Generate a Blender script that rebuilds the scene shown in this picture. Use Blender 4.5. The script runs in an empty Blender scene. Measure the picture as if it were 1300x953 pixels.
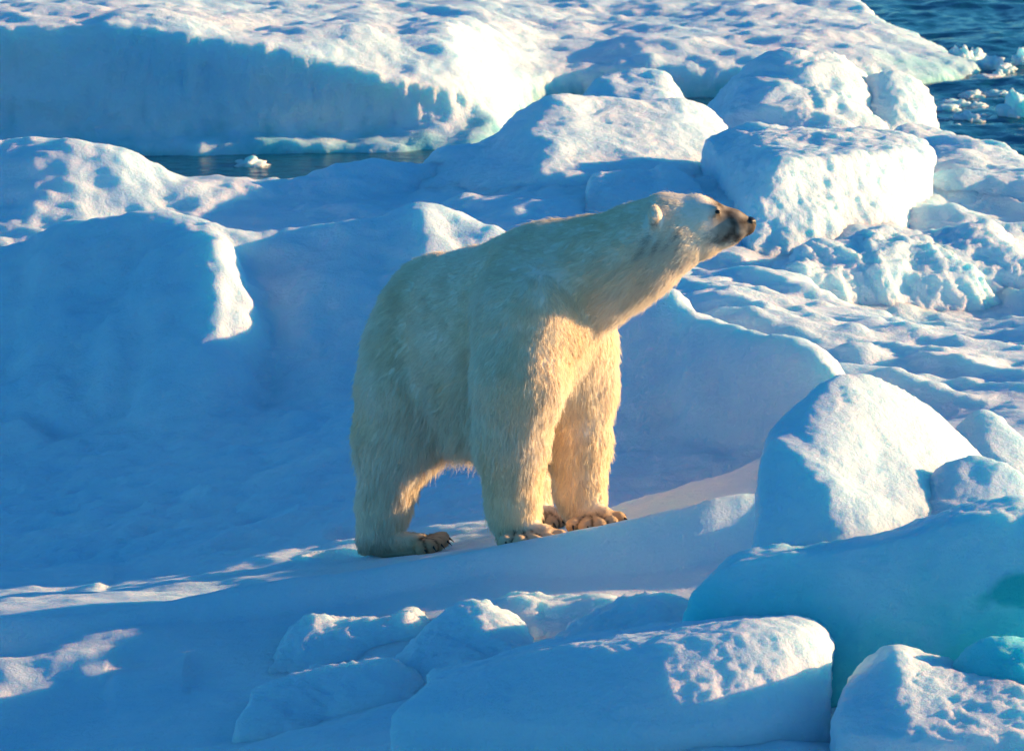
import bpy, bmesh, math, random
import numpy as np
from mathutils import Vector
from mathutils.bvhtree import BVHTree

random.seed(7)
RNG = np.random.default_rng(7)
scene = bpy.context.scene
COL = scene.collection

# ------------------------------------------------------------------ camera
PITCH = math.radians(10.0)
LENS = 257.7
FPX = 1300 * LENS / 36.0
cp, sp = math.cos(PITCH), math.sin(PITCH)
CX, CY = 650.0, 476.5
_v = (CY - 690) / FPX
CAM_H = -(30 / (cp + sp * _v)) * (_v * cp - sp)


def P(px, py, Y):
    """a point of the place at distance Y, seen in that direction from the ship's deck"""
    u = (px - CX) / FPX
    v = (CY - py) / FPX
    t = Y / (cp + sp * v)
    return np.array((u * t, Y, CAM_H + t * (v * cp - sp)))


cam_d = bpy.data.cameras.new("camera")
cam = bpy.data.objects.new("camera", cam_d)
COL.objects.link(cam)
cam.location = (0, 0, CAM_H)
cam.rotation_euler = (math.pi / 2 - PITCH, 0, 0)
cam_d.lens = LENS
cam_d.sensor_width = 36
cam_d.clip_start = 0.5
cam_d.clip_end = 20000
cam_d.dof.use_dof = True
cam_d.dof.focus_distance = 30.6
cam_d.dof.aperture_fstop = 14
scene.camera = cam

WATER_Z = -0.75

# ------------------------------------------------------------------ light
SUN_EL = math.radians(10.0)
SUN_AZ = math.radians(20.0)          # from +X towards +Y
sun_dir = Vector((math.cos(SUN_EL) * math.cos(SUN_AZ), math.cos(SUN_EL) * math.sin(SUN_AZ), math.sin(SUN_EL)))
sd = bpy.data.lights.new("sun", 'SUN')
sd.energy = 5.0
sd.angle = math.radians(0.53)
sd.color = (1.0, 0.63, 0.30)
so = bpy.data.objects.new("sun", sd)
COL.objects.link(so)
so.rotation_euler = (-sun_dir).to_track_quat('-Z', 'Y').to_euler()
so.location = (20, 30, 20)

w = bpy.data.worlds.new("World")
scene.world = w
w.use_nodes = True
nt = w.node_tree
bg = nt.nodes["Background"]
sky = nt.nodes.new("ShaderNodeTexSky")
sky.sky_type = 'NISHITA'
sky.sun_disc = False
sky.sun_elevation = SUN_EL
sky.sun_rotation = math.pi / 2 - SUN_AZ      # 0 is +Y, clockwise towards +X
sky.air_density = 1.0
sky.dust_density = 0.2
sky.ozone_density = 8.0
deep = nt.nodes.new("ShaderNodeMix")          # the deep clear blue of a polar evening sky
deep.data_type = 'RGBA'
deep.blend_type = 'MULTIPLY'
deep.inputs[0].default_value = 1.0
deep.inputs[7].default_value = (1.0, 1.16, 0.9, 1)
nt.links.new(sky.outputs[0], deep.inputs[6])
nt.links.new(deep.outputs[2], bg.inputs[0])
bg.inputs[1].default_value = 0.115

vs = scene.view_settings
vs.view_transform = 'Standard'
vs.look = 'None'
vs.gamma = 1
vs.exposure = 1.22
cy = scene.cycles
cy.use_denoising = True
try:
    cy.denoiser = 'OPENIMAGEDENOISE'
except Exception:
    pass
cy.max_bounces = 10
cy.diffuse_bounces = 7
cy.use_adaptive_sampling = True
cy.adaptive_threshold = 0.025
cy.glossy_bounces = 4
cy.transmission_bounces = 6
cy.transparent_max_bounces = 16
try:
    scene.cycles_curves.shape = 'RIBBONS'
    scene.cycles_curves.subdivisions = 2
except Exception:
    pass

# ------------------------------------------------------------------ noise
_perm = np.random.default_rng(3).permutation(512).astype(np.int64)
_perm = np.concatenate([_perm, _perm, _perm])
_g = np.random.default_rng(5).normal(size=(512, 3))
_g /= np.linalg.norm(_g, axis=1)[:, None]


def perlin(p):
    p = np.asarray(p, float)
    i = np.floor(p).astype(np.int64)
    f = p - i
    i &= 511
    u = f * f * f * (f * (f * 6 - 15) + 10)
    out = 0
    for dx in (0, 1):
        wx = u[:, 0] if dx else 1 - u[:, 0]
        for dy in (0, 1):
            wy = u[:, 1] if dy else 1 - u[:, 1]
            for dz in (0, 1):
                wz = u[:, 2] if dz else 1 - u[:, 2]
                h = _perm[_perm[_perm[(i[:, 0] + dx) & 511] + ((i[:, 1] + dy) & 511)] % 512 + ((i[:, 2] + dz) & 511)] % 512
                g = _g[h]
                d = g[:, 0] * (f[:, 0] - dx) + g[:, 1] * (f[:, 1] - dy) + g[:, 2] * (f[:, 2] - dz)
                out = out + wx * wy * wz * d
    return out * 1.5


def fbm(p, octaves=3, gain=0.5):
    s, a = 0, 1.0
    q = np.array(p, float)
    for k in range(octaves):
        s = s + a * perlin(q + 17.3 * k)
        q = q * 2.03
        a *= gain
    return s


def billow(p, octaves=2):
    """rounded melt lumps with sharp valleys"""
    s, a = 0, 1.0
    q = np.array(p, float)
    for k in range(octaves):
        s = s + a * (0.42 - np.abs(perlin(q + 9.1 * k)))
        q = q * 2.1
        a *= 0.45
    return s


# ------------------------------------------------------------------ materials
def new_mat(name):
    m = bpy.data.materials.new(name)
    m.use_nodes = True
    return m, m.node_tree, m.node_tree.nodes["Principled BSDF"]


def snow_material(name, col_a, col_b, ice_col, ice_z0, ice_z1, rough=0.55, sss=0.6, bump=0.8, grain=1.0):
    """snow over old sea ice: packed white crust, bare blue ice showing low down and in patches"""
    m, t, b = new_mat(name)
    N, L = t.nodes.new, t.links.new
    tc = N("ShaderNodeTexCoord")
    geo = N("ShaderNodeNewGeometry")
    n1 = N("ShaderNodeTexNoise")
    n1.inputs["Scale"].default_value = 1.3
    n1.inputs["Detail"].default_value = 9
    n1.inputs["Roughness"].default_value = 0.62
    L(tc.outputs["Object"], n1.inputs["Vector"])
    mix = N("ShaderNodeMix")
    mix.data_type = 'RGBA'
    mix.inputs[6].default_value = (*col_a, 1)
    mix.inputs[7].default_value = (*col_b, 1)
    r1 = N("ShaderNodeMapRange")
    r1.inputs[1].default_value = 0.35
    r1.inputs[2].default_value = 0.65
    L(n1.outputs[0], r1.inputs[0])
    L(r1.outputs[0], mix.inputs[0])
    # bare ice near the waterline
    sep = N("ShaderNodeSeparateXYZ")
    L(geo.outputs["Position"], sep.inputs[0])
    n2 = N("ShaderNodeTexNoise")
    n2.inputs["Scale"].default_value = 3.0
    n2.inputs["Detail"].default_value = 3
    L(tc.outputs["Object"], n2.inputs["Vector"])
    ad = N("ShaderNodeMath")
    ad.operation = 'MULTIPLY_ADD'
    ad.inputs[1].default_value = 0.5
    L(n2.outputs[0], ad.inputs[0])
    L(sep.outputs[2], ad.inputs[2])
    r2 = N("ShaderNodeMapRange")
    r2.interpolation_type = 'SMOOTHSTEP'
    r2.inputs[1].default_value = ice_z0 + 0.25
    r2.inputs[2].default_value = ice_z1 + 0.25
    r2.inputs[3].default_value = 1.0
    r2.inputs[4].default_value = 0.0
    L(ad.outputs[0], r2.inputs[0])
    mix2 = N("ShaderNodeMix")
    mix2.data_type = 'RGBA'
    mix2.inputs[7].default_value = (*ice_col, 1)
    L(r2.outputs[0], mix2.inputs[0])
    L(mix.outputs[2], mix2.inputs[6])
    L(mix2.outputs[2], b.inputs["Base Color"])
    b.inputs["Roughness"].default_value = rough
    b.inputs["Specular IOR Level"].default_value = 0.25
    b.inputs["Subsurface Weight"].default_value = sss
    b.inputs["Subsurface Radius"].default_value = (0.25, 0.75, 1.0)
    b.inputs["Subsurface Scale"].default_value = 0.22
    # granular crust
    nb = N("ShaderNodeTexNoise")
    nb.inputs["Scale"].default_value = 55 * grain
    nb.inputs["Detail"].default_value = 6
    nb.inputs["Roughness"].default_value = 0.68
    L(tc.outputs["Object"], nb.inputs["Vector"])
    nb2 = N("ShaderNodeTexNoise")
    nb2.inputs["Scale"].default_value = 9 * grain
    nb2.inputs["Detail"].default_value = 4
    L(tc.outputs["Object"], nb2.inputs["Vector"])
    bp = N("ShaderNodeBump")
    bp.inputs["Strength"].default_value = bump
    bp.inputs["Distance"].default_value = 0.016
    L(nb.outputs[0], bp.inputs["Height"])
    bp2 = N("ShaderNodeBump")
    bp2.inputs["Strength"].default_value = bump
    bp2.inputs["Distance"].default_value = 0.03
    L(nb2.outputs[0], bp2.inputs["Height"])
    L(bp2.outputs[0], bp.inputs["Normal"])
    L(bp.outputs[0], b.inputs["Normal"])
    return m


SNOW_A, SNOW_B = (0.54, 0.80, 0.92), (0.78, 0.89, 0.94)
ICE = (0.22, 0.72, 0.80)
M_SNOW = snow_material("packed_snow", SNOW_A, SNOW_B, ICE, -0.95, -0.65)
M_FLOE = snow_material("floe_snow", SNOW_A, SNOW_B, (0.18, 0.6, 0.62), -0.85, -0.55)
M_BLOCK = snow_material("rafted_ice", SNOW_A, SNOW_B, ICE, -0.75, -0.35)
M_SLAB = snow_material("blue_slab_ice", (0.45, 0.83, 0.93), (0.55, 0.86, 0.94), (0.12, 0.74, 0.76), 0.15, 0.62, sss=0.8)

M_BRASH = snow_material("brash_snow", SNOW_A, SNOW_B, (0.45, 0.8, 0.85), -0.9, -0.7)

t = M_SLAB.node_tree
b = t.nodes["Principled BSDF"]
src = b.inputs["Base Color"].links[0].from_socket
at = t.nodes.new("ShaderNodeAttribute")
at.attribute_name = "clear"
mx = t.nodes.new("ShaderNodeMix")
mx.data_type = 'RGBA'
mx.inputs[7].default_value = (0.05, 0.60, 0.60, 1)
t.links.new(at.outputs["Fac"], mx.inputs[0])
t.links.new(src, mx.inputs[6])
t.links.new(mx.outputs[2], b.inputs["Base Color"])

# water
M_WATER, t, b = new_mat("sea_water")
b.inputs["Base Color"].default_value = (0.004, 0.09, 0.15, 1)
b.inputs["Roughness"].default_value = 0.12
b.inputs["IOR"].default_value = 1.33
tc = t.nodes.new("ShaderNodeTexCoord")
mp = t.nodes.new("ShaderNodeMapping")
mp.inputs["Scale"].default_value = (1.0, 1.0, 1.0)
nz = t.nodes.new("ShaderNodeTexNoise")
nz.inputs["Scale"].default_value = 9
nz.inputs["Detail"].default_value = 5
bp = t.nodes.new("ShaderNodeBump")
bp.inputs["Strength"].default_value = 0.5
bp.inputs["Distance"].default_value = 0.03
t.links.new(tc.outputs["Object"], mp.inputs[0])
t.links.new(mp.outputs[0], nz.inputs[0])
t.links.new(nz.outputs[0], bp.inputs["Height"])
t.links.new(bp.outputs[0], b.inputs["Normal"])


# ------------------------------------------------------------------ mesh helpers
def mesh_obj(name, verts, faces, mat, parent=None, smooth=True):
    me = bpy.data.meshes.new(name)
    verts = np.asarray(verts, float)
    faces = np.asarray(faces, int)
    me.vertices.add(len(verts))
    me.vertices.foreach_set("co", verts.ravel())
    k = faces.shape[1]
    me.loops.add(faces.size)
    me.loops.foreach_set("vertex_index", faces.ravel())
    me.polygons.add(len(faces))
    me.polygons.foreach_set("loop_start", np.arange(0, faces.size, k))
    me.update(calc_edges=True)
    me.validate()
    if smooth:
        me.polygons.foreach_set("use_smooth", np.ones(len(me.polygons), bool))
    me.materials.append(mat)
    o = bpy.data.objects.new(name, me)
    COL.objects.link(o)
    if parent:
        o.parent = parent
    return o


def tag(o, label=None, cat=None, group=None, kind=None):
    if label:
        o["label"] = label
    if cat:
        o["category"] = cat
    if group:
        o["group"] = group
    if kind:
        o["kind"] = kind
    return o


def get_co(me):
    a = np.empty(len(me.vertices) * 3)
    me.vertices.foreach_get("co", a)
    return a.reshape(-1, 3)


def get_no(me):
    a = np.empty(len(me.vertices) * 3)
    me.vertex_normals.foreach_get("vector", a)
    return a.reshape(-1, 3)


def set_co(me, c):
    me.vertices.foreach_set("co", np.asarray(c).ravel())
    me.update()


def catmull(row, n):
    row = np.asarray(row, float)
    m = len(row)
    t = np.linspace(0, m - 1, n)
    i = np.clip(np.floor(t).astype(int), 0, m - 2)
    f = (t - i)[:, None]
    p0 = row[np.clip(i - 1, 0, m - 1)]
    p1, p2 = row[i], row[i + 1]
    p3 = row[np.clip(i + 2, 0, m - 1)]
    return 0.5 * (2 * p1 + (p2 - p0) * f + (2 * p0 - 5 * p1 + 4 * p2 - p3) * f ** 2 + (3 * p1 - p0 - 3 * p2 + p3) * f ** 3)


def arcs(row, n):
    row = np.asarray(row, float)
    d = np.concatenate([[0], np.cumsum(np.linalg.norm(np.diff(row, axis=0), axis=1))])
    fine = catmull(row, 400)
    d = np.concatenate([[0], np.cumsum(np.linalg.norm(np.diff(fine, axis=0), axis=1))])
    s = np.linspace(0, d[-1], n)
    return np.stack([np.interp(s, d, fine[:, k]) for k in range(3)], 1)


def byx(row, xs):
    fine = catmull(row, 400)
    o = np.argsort(fine[:, 0])
    fine = fine[o]
    return np.stack([xs] + [np.interp(xs, fine[:, 0], fine[:, k]) for k in (1, 2)], 1)


def ice_block(name, label, rows, th=0.4, drop=0.15, vox=0.016, smooth=10, mat=None, amps=(0.03, 0.012, 0.004),
              cat="ice block", group=None, sink=0.25, seed=0, index=False, melt=0.0, post=None, scales=(3.2, 11, 34)):
    """rows: traced edges of the block from its front foot up to its crest, each a list of (px, py, distance)."""
    n = 56
    W = [np.array([P(*q) for q in r]) for r in rows]
    W = [catmull(r, n) if index else arcs(r, n) for r in W]
    foot = W[0].copy()
    foot[:, 2] -= sink
    crest = W[-1]
    back = crest + np.array((0, th, -drop))
    bott = back.copy()
    bott[:, 1] += 0.25 * th
    bott[:, 2] = np.minimum(foot[:, 2], back[:, 2] - 0.1)
    W = [foot] + W[:] + [back, bott]
    R = len(W)
    verts = np.concatenate(W)
    bm = bmesh.new()
    vv = [bm.verts.new(v) for v in verts]
    for r in range(R):
        r2 = (r + 1) % R
        for c in range(n - 1):
            bm.faces.new((vv[r * n + c], vv[r * n + c + 1], vv[r2 * n + c + 1], vv[r2 * n + c]))
    bm.faces.new([vv[r * n] for r in range(R)])
    bm.faces.new([vv[r * n + n - 1] for r in range(R)][::-1])
    bmesh.ops.recalc_face_normals(bm, faces=bm.faces)
    me = bpy.data.meshes.new("tmp")
    bm.to_mesh(me)
    bm.free()
    tmp = bpy.data.objects.new("tmp", me)
    COL.objects.link(tmp)
    rm = tmp.modifiers.new("r", 'REMESH')
    rm.mode = 'VOXEL'
    rm.voxel_size = vox
    s = tmp.modifiers.new("s", 'SMOOTH')
    s.factor = 0.5
    s.iterations = smooth
    dg = bpy.context.evaluated_depsgraph_get()
    me2 = bpy.data.meshes.new_from_object(tmp.evaluated_get(dg))
    bpy.data.objects.remove(tmp)
    bpy.data.meshes.remove(me)
    co, no = get_co(me2), get_no(me2)
    off = seed * 7.7
    q = co + off
    a, b_, c_ = amps
    s1, s2, s3 = scales
    wv = 0.12 * np.stack([fbm(q * 3 + 5, 2), fbm(q * 3 + 19, 2), fbm(q * 3 + 37, 2)], 1)
    qw = q + wv
    d = a * (1.1 * fbm(qw * s1 * 0.8, 2) + 0.5 * billow(qw * s1 * 1.3, 2)) + b_ * (0.6 * billow(qw * s2, 2) + 0.5 * fbm(qw * s2 * 1.7, 2)) + c_ * fbm(q * s3, 3)
    if melt:
        # flutes running down the face
        qq = q * np.array((14, 14, 2.2))
        d = d + melt * billow(qq, 2) * np.clip(1.2 - np.abs(no[:, 2]) * 1.3, 0, 1)
    co = co + no * d[:, None]
    if post:
        co = post(co, no)
    c0 = co.mean(0)
    c0[2] = co[:, 2].min()
    set_co(me2, co - c0)
    me2.polygons.foreach_set("use_smooth", np.ones(len(me2.polygons), bool))
    me2.materials.clear()
    me2.materials.append(mat or M_BLOCK)
    me2.name = name
    o = bpy.data.objects.new(name, me2)
    COL.objects.link(o)
    o.location = c0
    tag(o, label, cat, group)
    return o


# ------------------------------------------------------------------ sea water
def axis(lo, hi, step, far):
    mid = np.arange(lo, hi + step / 2, step)
    out = [mid]
    s, a, bb = step, hi, lo
    hi_l, lo_l = [], []
    while a < far:
        s *= 1.35
        a += s
        hi_l.append(a)
    s = step
    while bb > -far:
        s *= 1.35
        bb -= s
        lo_l.append(bb)
    return np.concatenate([lo_l[::-1], mid, hi_l])


xs = axis(-4.5, 5.5, 0.035, 6000)
ys = axis(40, 62, 0.05, 6000)
X, Y = np.meshgrid(xs, ys)
pp = np.stack([X.ravel(), Y.ravel(), np.zeros(X.size)], 1)
near = ((np.abs(pp[:, 0]) < 8) & (pp[:, 1] > 36) & (pp[:, 1] < 70)).astype(float)
# the lead between the floes is sheltered, the open sea to the right is choppy
open_ = np.clip((pp[:, 0] - 1.5) / 1.5, 0.06, 1)
h = 0.05 * fbm(pp * np.array((1.3, 1.9, 1)), 2) + 0.028 * (0.3 - np.abs(perlin(pp * np.array((3.2, 4.6, 1)) + 40))) + 0.012 * perlin(pp * np.array((8, 11, 1)) + 11)
pp[:, 2] = WATER_Z + near * open_ * h * 0.9
nx, ny = len(xs), len(ys)
ii = np.arange(nx * ny).reshape(ny, nx)
F = np.stack([ii[:-1, :-1].ravel(), ii[:-1, 1:].ravel(), ii[1:, 1:].ravel(), ii[1:, :-1].ravel()], 1)
water = mesh_obj("sea_water", pp, F, M_WATER)
tag(water, "dark blue rippled arctic sea around the ice floes", "water", kind="structure")

# ------------------------------------------------------------------ near floe: one sheet of snow covered ice
BASE = [
    # left shaded terrace
    (-200, 500, 36.2), (-200, 620, 34.2), (-200, 790, 30.3),
    (0, 500, 36.0), (0, 600, 34.3), (0, 700, 32.5), (0, 765, 30.9),
    (200, 500, 35.2), (200, 600, 33.7), (200, 700, 32.0), (200, 745, 30.7),
    (400, 500, 35.0), (400, 600, 33.0), (400, 690, 31.4),
    # where the feet stand
    (468, 703, 30.88), (550, 697, 30.76), (660, 695, 30.0), (705, 690, 29.97), (750, 677, 30.2), (790, 668, 30.2), (700, 670, 30.9),
    (560, 640, 32.0), (640, 600, 32.8), (800, 605, 32.2), (850, 638, 31.5), (930, 636, 31.6), (800, 668, 30.4),
    # crest of the strip the bear stands on, and its front drop
    (0, 800, 29.4), (130, 805, 29.3), (300, 792, 29.45), (450, 775, 29.5), (600, 745, 29.6), (720, 737, 29.65), (860, 735, 29.68), (968, 720, 29.75), (1100, 715, 29.75), (1300, 710, 29.75),
    # apron in front
    (-200, 860, 29.2), (0, 850, 29.15), (0, 953, 28.4), (300, 860, 28.8), (300, 953, 27.7), (600, 860, 28.2), (600, 940, 26.7), (600, 1000, 26.0),
    (900, 830, 27.8), (900, 935, 26.1), (900, 1000, 25.6), (1060, 890, 26.9), (1200, 885, 27.0), (1200, 953, 26.4), (1400, 953, 25.9), (1400, 850, 26.9),
    # rolling ice on the right
    (1280, 525, 32.0), (1150, 480, 33.0), (1000, 560, 31.3), (1150, 560, 31.2), (1280, 435, 34.3), (1180, 430, 34.3), (900, 345, 36.2), (1000, 332, 36.5), (1100, 395, 35.9), (1200, 418, 35.8), (1300, 405, 35.9), (1045, 352, 36.2),
    (900, 405, 34.2), (1000, 422, 33.8), (1100, 405, 34.5), (1400, 430, 34.5), (1400, 520, 32.2),
    # behind the bear and towards the lead
    (700, 235, 38.2), (600, 235, 38.5), (600, 265, 37.3), (850, 255, 37.6), (920, 255, 37.4), (930, 315, 36.7), (700, 330, 35.8), (800, 350, 35.3),
    (560, 215, 40.0), (100, 305, 37.4), (300, 310, 37.4), (450, 295, 37.5), (0, 308, 37.4), (-200, 315, 37.4), (-200, 210, 40.0), (0, 205, 40.3), (150, 225, 40.2), (240, 240, 40.4), (330, 250, 40.7), (440, 225, 40.8), (540, 212, 41.0), (640, 205, 41.0), (1100, 200, 39.5), (1250, 240, 38.8), (900, 180, 40.5),
]
bw = np.array([P(*q) for q in BASE])


def tps_fit(xy, z, lam=2e-4):
    n = len(xy)
    r2 = ((xy[:, None] - xy[None]) ** 2).sum(2)
    K = 0.5 * r2 * np.log(r2 + 1e-9)
    A = np.zeros((n + 3, n + 3))
    A[:n, :n] = K + lam * np.eye(n)
    A[:n, n] = 1
    A[:n, n + 1:] = xy
    A[n, :n] = 1
    A[n + 1:, :n] = xy.T
    return np.linalg.solve(A, np.concatenate([z, np.zeros(3)]))


def tps_eval(wt, xy, q):
    out = np.empty(len(q))
    n = len(xy)
    for s in range(0, len(q), 40000):
        e = q[s:s + 40000]
        r2 = ((e[:, None] - xy[None]) ** 2).sum(2)
        out[s:s + 40000] = (0.5 * r2 * np.log(r2 + 1e-9)) @ wt[:n] + wt[n] + e @ wt[n + 1:]
    return out


TW = tps_fit(bw[:, :2], bw[:, 2])


def smax(a, b_, k):
    hh = np.clip(0.5 + 0.5 * (a - b_) / k, 0, 1)
    return b_ * (1 - hh) + a * hh + k * hh * (1 - hh)


# ridges: crest, front slope, back slope, rounding, blend
RIDGES = [
    # mounds behind, left (their far side falls to the lead)
    ([(-420, 190, 38.6), (-200, 186, 38.5), (0, 180, 38.4), (60, 177, 38.35), (150, 197, 38.35), (230, 219, 38.4), (330, 234, 38.45), (400, 221, 38.6), (450, 212, 38.7), (490, 210, 38.8), (545, 203, 38.9), (640, 195, 39.0)], 0.72, 0.55, 0.20, 0.06),
    # nearer left mounds
    ([(-420, 330, 37.0), (-200, 325, 36.8), (0, 308, 36.6), (60, 283, 36.5), (130, 274, 36.4), (200, 267, 36.3), (245, 273, 36.2), (272, 284, 36.15), (296, 301, 36.12), (345, 301, 36.15), (400, 289, 36.15), (480, 281, 36.15), (540, 265, 36.2), (580, 275, 36.2), (640, 298, 36.1), (700, 312, 36.1)], 0.62, 0.6, 0.15, 0.10),
    ([(195, 318, 35.85), (235, 300, 35.8), (262, 293, 35.78), (282, 302, 35.74), (296, 322, 35.7), (312, 352, 35.6)], 0.7, 0.6, 0.12, 0.14),
    # small lobes low on the shaded slope
    ([(-120, 520, 35.5), (-20, 498, 35.4), (40, 476, 35.4), (78, 486, 35.3), (100, 520, 35.2)], 0.8, 0.3, 0.07, 0.08),
    ([(-120, 560, 34.9), (-30, 540, 34.9), (20, 528, 34.9), (50, 545, 34.8)], 0.8, 0.3, 0.06, 0.08),
    ([(140, 400, 35.5), (190, 372, 35.6), (235, 380, 35.55), (262, 420, 35.4)], 0.9, 0.3, 0.08, 0.12),
    ([(330, 380, 35.8), (380, 352, 35.85), (430, 350, 35.85), (470, 375, 35.8)], 0.8, 0.3, 0.08, 0.12),
    # the narrow raised strip the bear stands on
    ([(-420, 815, 29.05), (-200, 800, 29.15), (0, 783, 29.3), (130, 780, 29.4), (300, 746, 29.6), (450, 725, 29.7), (600, 700, 29.78), (720, 676, 29.8), (860, 645, 29.92), (968, 625, 30.05), (1100, 618, 30.1), (1400, 618, 30.2)], 1.6, 0.3, 0.025, 0.02),
    # shaded bank behind the forelegs
    ([(720, 430, 33.3), (790, 386, 33.3), (850, 373, 33.3), (885, 402, 33.1), (960, 431, 32.8), (1030, 455, 32.5), (1068, 488, 32.3), (1130, 570, 32.2)], 1.15, 0.25, 0.10, 0.08),
    # rolling lit ridges right
    ([(850, 392, 34.4), (930, 384, 34.4), (1000, 410, 34.1), (1080, 440, 33.9), (1180, 470, 33.7), (1270, 497, 33.5), (1400, 510, 33.5)], 0.5, 0.35, 0.05, 0.05),
    ([(880, 350, 35.6), (940, 338, 35.6), (1010, 352, 35.3), (1080, 385, 35.0), (1150, 412, 34.8), (1230, 442, 34.6), (1300, 460, 34.5)], 0.5, 0.3, 0.06, 0.05),
    ([(1040, 470, 32.7), (1110, 473, 32.7), (1180, 497, 32.5), (1260, 515, 32.3), (1400, 530, 32.2)], 0.5, 0.3, 0.05, 0.05),
    # low lit strips lower left
    ([(-260, 776, 30.3), (-60, 772, 30.25), (60, 770, 30.2), (115, 769, 30.2)], 0.3, 0.1, 0.05, 0.05),
    ([(-260, 842, 29.0), (-20, 836, 29.05), (60, 833, 29.1), (140, 825, 29.15)], 0.4, 0.2, 0.04, 0.04),
    ([(145, 860, 28.85), (190, 847, 28.9), (235, 837, 28.95)], 0.4, 0.2, 0.04, 0.04),
]


def ground_z(x, y, ridges=True):
    q = np.stack([x, y], 1)
    z = tps_eval(TW, bw[:, :2], q)
    for crest, sf, sb, r, k in RIDGES:
        c = catmull(np.array([P(*e) for e in crest]), 300)
        xc = c[:, 0]
        Yc = np.interp(x, xc, c[:, 1])
        zc = np.interp(x, xc, c[:, 2])
        d = Yc - y
        s = np.where(d > 0, sf, sb)
        zz = zc - s * (np.sqrt(d * d + r * r) - r)
        over = np.maximum(0, np.maximum(xc[0] - x, x - xc[-1]))
        zz = zz - over * 1.6 - over ** 2 * 4
        z = smax(z, zz, k)
    return z


gx = np.arange(-4.6, 4.61, 0.02)
gy = np.arange(23.5, 43.0, 0.02)
X, Y = np.meshgrid(gx, gy)
x, y = X.ravel(), Y.ravel()
z = ground_z(x, y)
z = np.clip(z, -1.4, 0.9)
# plan outline of the floe: falls into the sea beyond its edge
ex = [-5, P(0, 180, 40.1)[0], P(230, 219, 40.7)[0], P(330, 233, 40.8)[0], P(545, 190, 41)[0], P(640, 180, 41.3)[0], P(900, 140, 42.2)[0], P(1120, 140, 42.0)[0], P(1190, 160, 40.4)[0], P(1300, 200, 39.5)[0], 5]
ey = [40.3, 40.1, 40.3, 40.4, 40.6, 41.0, 42.3, 42.1, 40.4, 39.4, 38.0]
edge = np.interp(x, ex, ey)
over = np.clip((y - edge) / 0.5, 0, 1)
over = np.maximum(over, np.clip((np.abs(x) - 4.2) / 0.4, 0, 1))
over = np.maximum(over, np.clip((24.2 - y) / 0.6, 0, 1))
over = over * over * (3 - 2 * over)
z = z * (1 - over) + (-1.45) * over
p3 = np.stack([x, y, z], 1)
nx, ny = len(gx), len(gy)
ii = np.arange(nx * ny).reshape(ny, nx)
F = np.stack([ii[:-1, :-1].ravel(), ii[:-1, 1:].ravel(), ii[1:, 1:].ravel(), ii[1:, :-1].ravel()], 1)
gyz, gxz = np.gradient(z.reshape(ny, nx), 0.02)
nn = np.stack([-gxz.ravel(), -gyz.ravel(), np.ones(len(x))], 1)
nn /= np.linalg.norm(nn, axis=1)[:, None]
foot = np.exp(-(((x + 0.0) / 0.75) ** 2 + ((y - 30.35) / 0.75) ** 2))
right = 1 / (1 + np.exp(-(x - 0.75) / 0.12)) * (1 / (1 + np.exp(-(y - 32.3) / 0.25)))
amp = (1 - 0.85 * foot) * (1 - 0.6 * np.exp(-((y - 29.6) / 0.35) ** 2))
ps = p3 + 3.3
tramp = np.exp(-((y - 32.2) / 1.0) ** 2) * (x < 0.9)
mid_ = 1 / (1 + np.exp(-(y - 31.9) / 0.25)) * (1 - 0.8 * right)
pe = ps + 0.14 * np.stack([fbm(ps * 1.9 + 3, 2), fbm(ps * 1.9 + 51, 2), 0 * x], 1)
pr = np.stack([(pe[:, 0] * 0.75 - pe[:, 1] * 0.66) * 1.0, (pe[:, 0] * 0.66 + pe[:, 1] * 0.75) * 2.3, pe[:, 2] * 1.5], 1)
tw = np.stack([fbm(ps * 2.2 + 7, 2), fbm(ps * 2.2 + 21, 2), 0 * x], 1)
d = amp * (0.036 * fbm(ps * 1.6, 3) + mid_ * (0.035 * fbm(ps * 3.1 + 9, 3) + 0.008 * fbm(ps * 10, 2)) + 0.012 * (1 - right) * billow((ps + 0.05 * tw) * np.array((2.0, 3.2, 2.6)), 2) + right * (0.10 * (0.35 + 1.1 * np.clip(0.5 + fbm(ps * 0.9 + 2, 2), 0, 1)) * billow(pr * 0.8, 1) + 0.03 * np.clip(fbm(ps * 4.2, 4), 0, 1) + 0.022 * fbm(pr * 1.7 + 5, 3)) + (0.004 + 0.004 * right) * fbm(ps * 9, 3) + tramp * 0.012 * fbm(ps * 11 + 4, 3) + 0.0025 * fbm(ps * 30, 3))
# paw prints leading up to the bear, trodden shallow
for k_ in range(9):
    c_ = np.array((-0.62, 31.0)) + np.array((-0.5, 0.87)) * 0.42 * k_ + np.array((0.87, 0.5)) * (0.17 if k_ % 2 else -0.15)
    ux, uy = x - c_[0], y - c_[1]
    a_ = ux * 0.5 - uy * 0.87
    b__ = ux * 0.87 + uy * 0.5
    rr_ = np.sqrt((a_ / 0.15) ** 2 + (b__ / 0.11) ** 2)
    d = d - 0.034 * np.clip(1.15 - rr_, 0, 1) ** 0.7 + 0.014 * np.exp(-((rr_ - 1.25) / 0.22) ** 2)
# faint wind ripples along the strip
d = d + 0.004 * amp * fbm(ps * np.array((3, 22, 10)), 2)
p3 = p3 + nn * d[:, None]
ground = mesh_obj("snow_ground", p3, F, M_SNOW)
tag(ground, "near floe of wind packed snow and ice ridges the bear stands on", "snow", kind="structure")

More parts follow.
